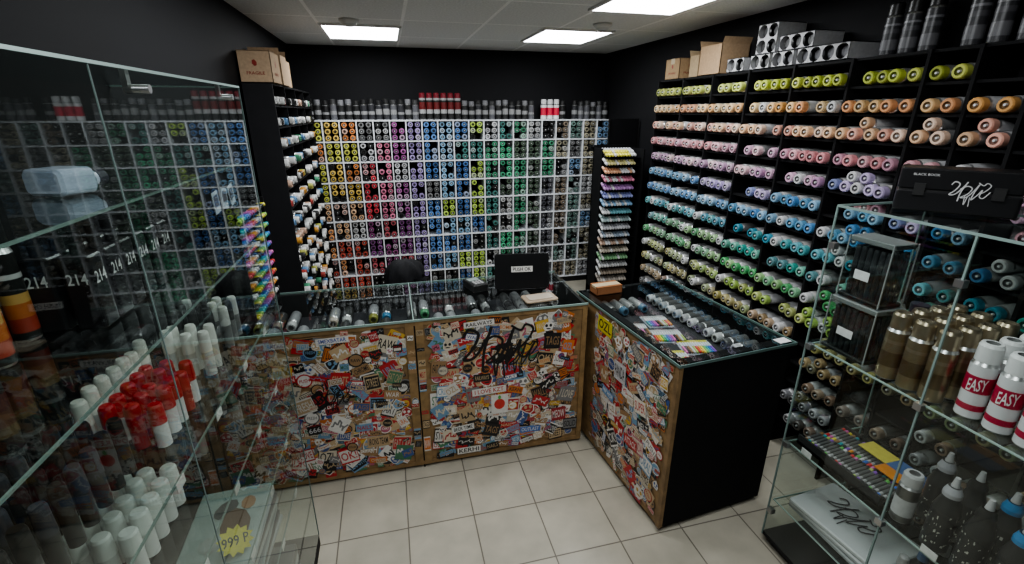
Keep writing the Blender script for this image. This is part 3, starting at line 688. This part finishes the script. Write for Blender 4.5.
for i in range(10):
    for j in range(3):
        y=.62+i*.05; marker(b,-.64-j*.06,y,SH[3]+.002,.14,.014,(.03,.03,.03),random.choice([(.02,.02,.02),(.02,.02,.02),(.05,.05,.06)]))
b.obj('paint_markers')
b=Batch()
cs=[(.3,.32,.32),(.05,.05,.06),(.25,.3,.3),(.12,.14,.16),(.3,.33,.32),(.05,.05,.06),(.28,.33,.35),(.4,.46,.46)]
for k in range(8):
    M=Matrix.Translation((-.67,1.5,SH[0]+.004+k*.022))@Matrix.Rotation(U(-.06,.06),4,'Z')
    b.rbox((-.12,-.19,0),(.12,.19,.02),.01,cs[k],PL,M)
for (x_,y_,w_,h_,a_,c_) in ((-.64,1.5,.1,.16,.3,(.15,.08,.05)),(-.69,1.58,.07,.1,-.4,(.05,.06,.07)),(-.7,1.42,.06,.08,.6,(.4,.42,.42)),(-.62,1.6,.05,.07,.2,(.4,.2,.1))):
    q=[Vector((*rot2(px_,py_,a_),0))+Vector((x_,y_,SH[0]+.1795+.0005*w_*20)) for px_,py_ in ell(w_,h_,9)]; b.face(q,c_,PR)
b.obj('folded_tshirts')
b=Batch()
for k in range(3):
    M=Matrix.Translation((-.67,1.5,.064+k*.05)); b.rbox((-.14,-.25,0),(.14,.25,.046),.015,[(.2,.2,.21),(.35,.36,.36),(.1,.1,.11)][k],PL,M)
b.obj('folded_tshirts')
b=Batch(); pts=[]
for k in range(24):
    rr=.05 if k%2 else .037; pts.append((rr*1.15*math.cos(2*math.pi*k/24),rr*math.sin(2*math.pi*k/24)))
nrm=Vector((.45,-.5,.75)).normalized(); uu=Vector((1,.35,0)); uu=(uu-nrm*uu.dot(nrm)).normalized()
pl=Plane2((-.6,1.38,SH[0]+.222),uu,nrm.cross(uu),nrm)
poly2(b,pl,0,0,pts,0,0,(.7,.6,.04)); poly2(b,pl,0,0,pts[::-1],0,-.0008,(.7,.6,.04)); text2(b,pl,'999 P',0,0,.08,.032,0,.0006,BLACK)
b.obj('price_tag')

# ------------------------------------------------------------------ right glass cabinet
QX0,QX1,QY0,QY1,QZ=1.62,2.06,.35,1.42,1.65
b=Batch()
for (p_,q_) in ((((QX0,QY0),(QX0,QY1)),1),(((QX0,QY1),(QX1,QY1)),1),(((QX0,QY0),(QX1,QY0)),1),(((QX1,QY0),(QX1,QY1)),1)):
    (xa,ya),(xb,yb)=p_
    b.face([(xa,ya,.06),(xb,yb,.06),(xb,yb,QZ),(xa,ya,QZ)],(1,1,1),GL)
b.face([(QX0,QY0,QZ),(QX1,QY0,QZ),(QX1,QY1,QZ),(QX0,QY1,QZ)],(1,1,1),GL)
ec2=(.22,.3,.28)
for (xa,ya) in ((QX0,QY1),(QX1,QY1),(QX0,.96),(QX0,QY0)):
    b.box((xa-.003,ya-.003,.04),(xa+.003,ya+.003,QZ),ec2,PL)
for zz in (QZ,):
    b.box((QX0-.004,QY0,zz-.004),(QX0+.002,QY1,zz+.004),ec2,PL); b.box((QX0,QY1-.002,zz-.004),(QX1,QY1+.004,zz+.004),ec2,PL); b.box((QX1-.003,QY0,zz-.004),(QX1+.003,QY1,zz+.004),ec2,PL)
QS=[.26,.59,1.08]
for s_ in QS:
    b.face([(QX0+.01,QY0,s_),(QX1-.01,QY0,s_),(QX1-.01,QY1-.01,s_),(QX0+.01,QY1-.01,s_)],(1,1,1),GL)
    b.box((QX0+.008,QY0,s_-.005),(QX0+.012,QY1-.01,s_+.001),(.4,.52,.48),PL); b.box((QX0+.01,QY1-.012,s_-.005),(QX1-.01,QY1-.008,s_+.001),(.3,.4,.37),PL)
b.box((QX0,QY0,.04),(QX1,QY1,.06),(.03,.03,.03),MT)
for (xa,ya) in ((QX0+.04,QY1-.04),(QX1-.04,QY1-.04),(QX0+.04,QY0+.04),(QX1-.04,QY0+.04),(QX0+.04,.95)):
    b.lathe(fr((xa,ya-.012,.02),(0,1,0)),[(0,0,0,.02,kc,PL),(0,.02,.024,.02,kc,PL),(.024,.02,.024,0,kc,PL)],12)
for zz in (.58,1.07,1.5,.2):
    b.box((QX0-.01,QY1-.03,zz-.012),(QX0+.014,QY1-.005,zz+.012),(.5,.5,.5),ME)
    b.box((QX0-.01,.95,zz-.012),(QX0+.014,.975,zz+.012),(.5,.5,.5),ME)
for yy in (.78,1.28): b.box((QX0+.005,yy,.592),(QX0+.007,yy+.05,.62),(.75,.75,.73),PR)
b.obj('glass_display_cabinet')
b=Batch(); M=Matrix.Translation((1.88,1.22,QZ+.006))@Matrix.Rotation(math.radians(-52),4,'Z')
b.rbox((-.16,-.07,0),(.16,.07,.07),.012,(.012,.012,.013),PL,M); b.rbox((-.16,-.07,.074),(.16,.07,.145),.012,(.012,.012,.013),PL,M)
b.box((-.155,-.065,.068),(.155,.065,.076),(.04,.04,.04),PL,M)
for s_ in (-.1,.1): b.box((s_-.015,-.075,.055),(s_+.015,-.069,.095),(.03,.03,.03),PL,M)
m3=M.to_3x3(); pl=Plane2(M@Vector((0,-.0712,.05)),m3@Vector((1,0,0)),(0,0,1),m3@Vector((0,-1,0)))
tag(b,Plane2(M@Vector((.03,-.0712,.07)),m3@Vector((1,0,0)),(0,0,1),m3@Vector((0,-1,0))),0,0,.05,col=(.5,.5,.5),off=.001)
text2(b,pl,'BLACK BOOK',-.09,.075,.07,.008,0,.001,(.5,.5,.5))
b.obj('marker_hard_case')
def mcase(x,y,z,w,d,h):
    b=Batch()
    b.rbox((x,y,z),(x+w,y+d,z+.015),.008,(.03,.03,.03),PL); b.rbox((x,y,z+h-.02),(x+w,y+d,z+h),.008,(.22,.23,.23),PL)
    for (p1,p2) in (((x,y),(x,y+d)),((x,y),(x+w,y)),((x+w,y),(x+w,y+d)),((x,y+d),(x+w,y+d))):
        b.face([(*p1,z),(*p2,z),(*p2,z+h),(*p1,z+h)],(1,1,1),GL)
    for (xa,ya) in ((x,y),(x+w,y),(x,y+d),(x+w,y+d)): b.box((xa-.002,ya-.002,z),(xa+.002,ya+.002,z+h),(.3,.32,.32),PL)
    nx,ny=int((w-.01)/.024),int((d-.01)/.024)
    for i in range(nx):
        for j in range(ny): marker(b,x+.018+i*.024,y+.018+j*.024,z+.016,h-.05,.0105,(.02,.02,.022),(.04,.04,.045),8)
    b.box((x-.001,y+d*.35,z+h*.35),(x-.0005,y+d*.7,z+h*.5),(.75,.75,.75),PR)
    b.obj('marker_case')
mcase(1.655,1.2,QS[2]+.003,.13,.19,.22); mcase(1.665,1.21,QS[2]+.227,.11,.17,.24)
jug('plastic_jug',1.93,1.3,QS[2]+.003,2.2,(.6,.61,.6),1.4)
b=Batch(); gold=(.5,.4,.26)
for i in range(3):
    for j in range(4):
        M=fr((1.675+j*.082,1.125-i*.075,QS[2]+.003),(0,0,1)); h=.25
        pr=can_prof(gold,(.55,.47,.34),h,.034,ME,.88,ME); pr+=[(h*.2,.0343,h*.42,.0343,(.3,.22,.13),ME),(h*.55,.0343,h*.6,.0343,(.6,.5,.36),ME)]
        b.lathe(M,pr,20)
b.obj('spray_cans')
b=Batch()
for i in range(4):
    for j in range(3):
        x,y=1.70+j*.085,.88-i*.078; h=.25
        M=fr((x,y,QS[2]+.003),(0,0,1)); pr=can_prof((.7,.7,.71),(.72,.72,.72),h,.034,PL,.9); pr+=[(h*.12,.0344,h*.2,.0344,(.45,.02,.06),PR),(h*.36,.0344,h*.58,.0344,(.45,.02,.06),PR)]
        b.lathe(M,pr,20)
        if j==0:
            v,f=glyphs('EASY'); n0=len(b.v)
            for gx,gy in v:
                a=math.pi+math.radians(25)+gx*1.35; rr=.0348; b.v.append((x+rr*math.cos(a),y+rr*math.sin(a),QS[2]+.003+h*.47+(gy+gx*.25)*h*.16))
            for q in f: b.f.append(tuple(n0+k for k in q)); b.c.append((.8,.8,.8)); b.m.append(PR); b.s.append(False)
b.obj('spray_cans')
b=Batch(); M=Matrix.Translation((1.79,1.2,QS[1]+.003))
b.box((-.13,-.19,0),(.13,.19,.012),(.04,.04,.04),MT,M)
for s_ in (-.13,.122): b.box((s_,-.19,0),(s_+.008,.19,.045),(.04,.04,.04),MT,M)
for i in range(22):
    for j in range(2):
        c=rain[(i*5+j*3)%len(rain)] if R()<.6 else (.03,.03,.03)
        b.lathe(M@fr((-.118+j*.12,-.18+i*.0168,.024),(1,0,.12)),[(0,0,0,.007,c,PL),(0,.007,.02,.007,c,PL),(.02,.007,.035,.007,(.35,.35,.35),PL),(.035,.0075,.09,.0075,(.1,.1,.1),PL),(.09,.0077,.104,.0077,c,PL),(.104,.0075,.104,0,c,PL)],8)
b.box((.05,-.2,.05),(.13,-.06,.053),(.06,.13,.32),PR,M); b.box((.05,-.06,.05),(.13,.06,.054),(.6,.52,.1),PR,M); b.box((-.01,-.21,.051),(.05,-.06,.054),(.6,.22,.03),PR,M)
for yy in (-.19,.1): b.box((.12,yy,.012),(.13,yy+.01,.05),kb,MT,M)
b.obj('marker_tray')
b=Batch()
for i in range(5):
    for j in range(2):
        x,y=1.69+j*.11,.93-i*.095
        if i==0 and j==0:
            M=fr((x,y+.02,QS[1]+.003),(0,0,1)); pr=can_prof((.2,.2,.2),(.5,.5,.5),.2,.033,ME); pr.append((.03,.0335,.1,.0335,(.55,.55,.55),PR)); b.lathe(M,pr,16); continue
        capc=[(.05,.22,.45),(.4,.4,.42),(.02,.02,.02),(.05,.22,.45),(.05,.25,.15)][(i+j)%5]; h=.28
        pr=[(0,0,0,.038,(.02,.02,.02),PL),(0,.038,h*.55,.038,(.02,.02,.022),PL),(h*.55,.038,h*.75,.022,(.03,.03,.03),PL),(h*.75,.026,h*.8,.026,capc,PL),(h*.8,.026,h*.88,.018,capc,PL),(h*.88,.012,h,.007,(.5,.5,.5),PL),(h,.007,h,0,(.5,.5,.5),PL)]
        b.lathe(fr((x,y,QS[1]+.003),(0,0,1)),pr,18)
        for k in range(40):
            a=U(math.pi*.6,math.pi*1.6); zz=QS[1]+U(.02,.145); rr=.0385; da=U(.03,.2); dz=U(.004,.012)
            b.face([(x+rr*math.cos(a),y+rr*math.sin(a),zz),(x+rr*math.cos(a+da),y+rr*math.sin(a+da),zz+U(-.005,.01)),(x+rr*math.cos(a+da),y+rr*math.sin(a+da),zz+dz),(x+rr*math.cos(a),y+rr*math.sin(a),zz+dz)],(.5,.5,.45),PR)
b.obj('ink_bottles')
b=Batch()
for k in range(3):
    M=Matrix.Translation((1.8,1.16,QS[0]+.004+k*.022))@Matrix.Rotation(.05*k,4,'Z')
    b.rbox((-.14,-.2,0),(.14,.2,.02),.012,[(.35,.37,.37),(.55,.56,.56),(.66,.68,.68)][k],PL,M)
pl=Plane2((1.8,1.18,QS[0]+.0705),(0,-1,0),(1,0,0),(0,0,1)); tag(b,pl,0,0,.1,col=(.05,.05,.06),off=.001)
b.obj('folded_tshirts')
b=Batch()
for i in range(6):
    for j in range(3): bottle(b,1.7+j*.1,.9-i*.09,QS[0]+.003,.2,.032,(.04,.04,.04),random.choice([(.4,.4,.4),(.1,.2,.4),(.03,.03,.03)]),(.25,.25,.25))
b.obj('ink_bottles')

w=bpy.data.worlds.new('world'); bpy.context.scene.world=w; w.use_nodes=True; w.node_tree.nodes['Background'].inputs[0].default_value=(.02,.02,.02,1)
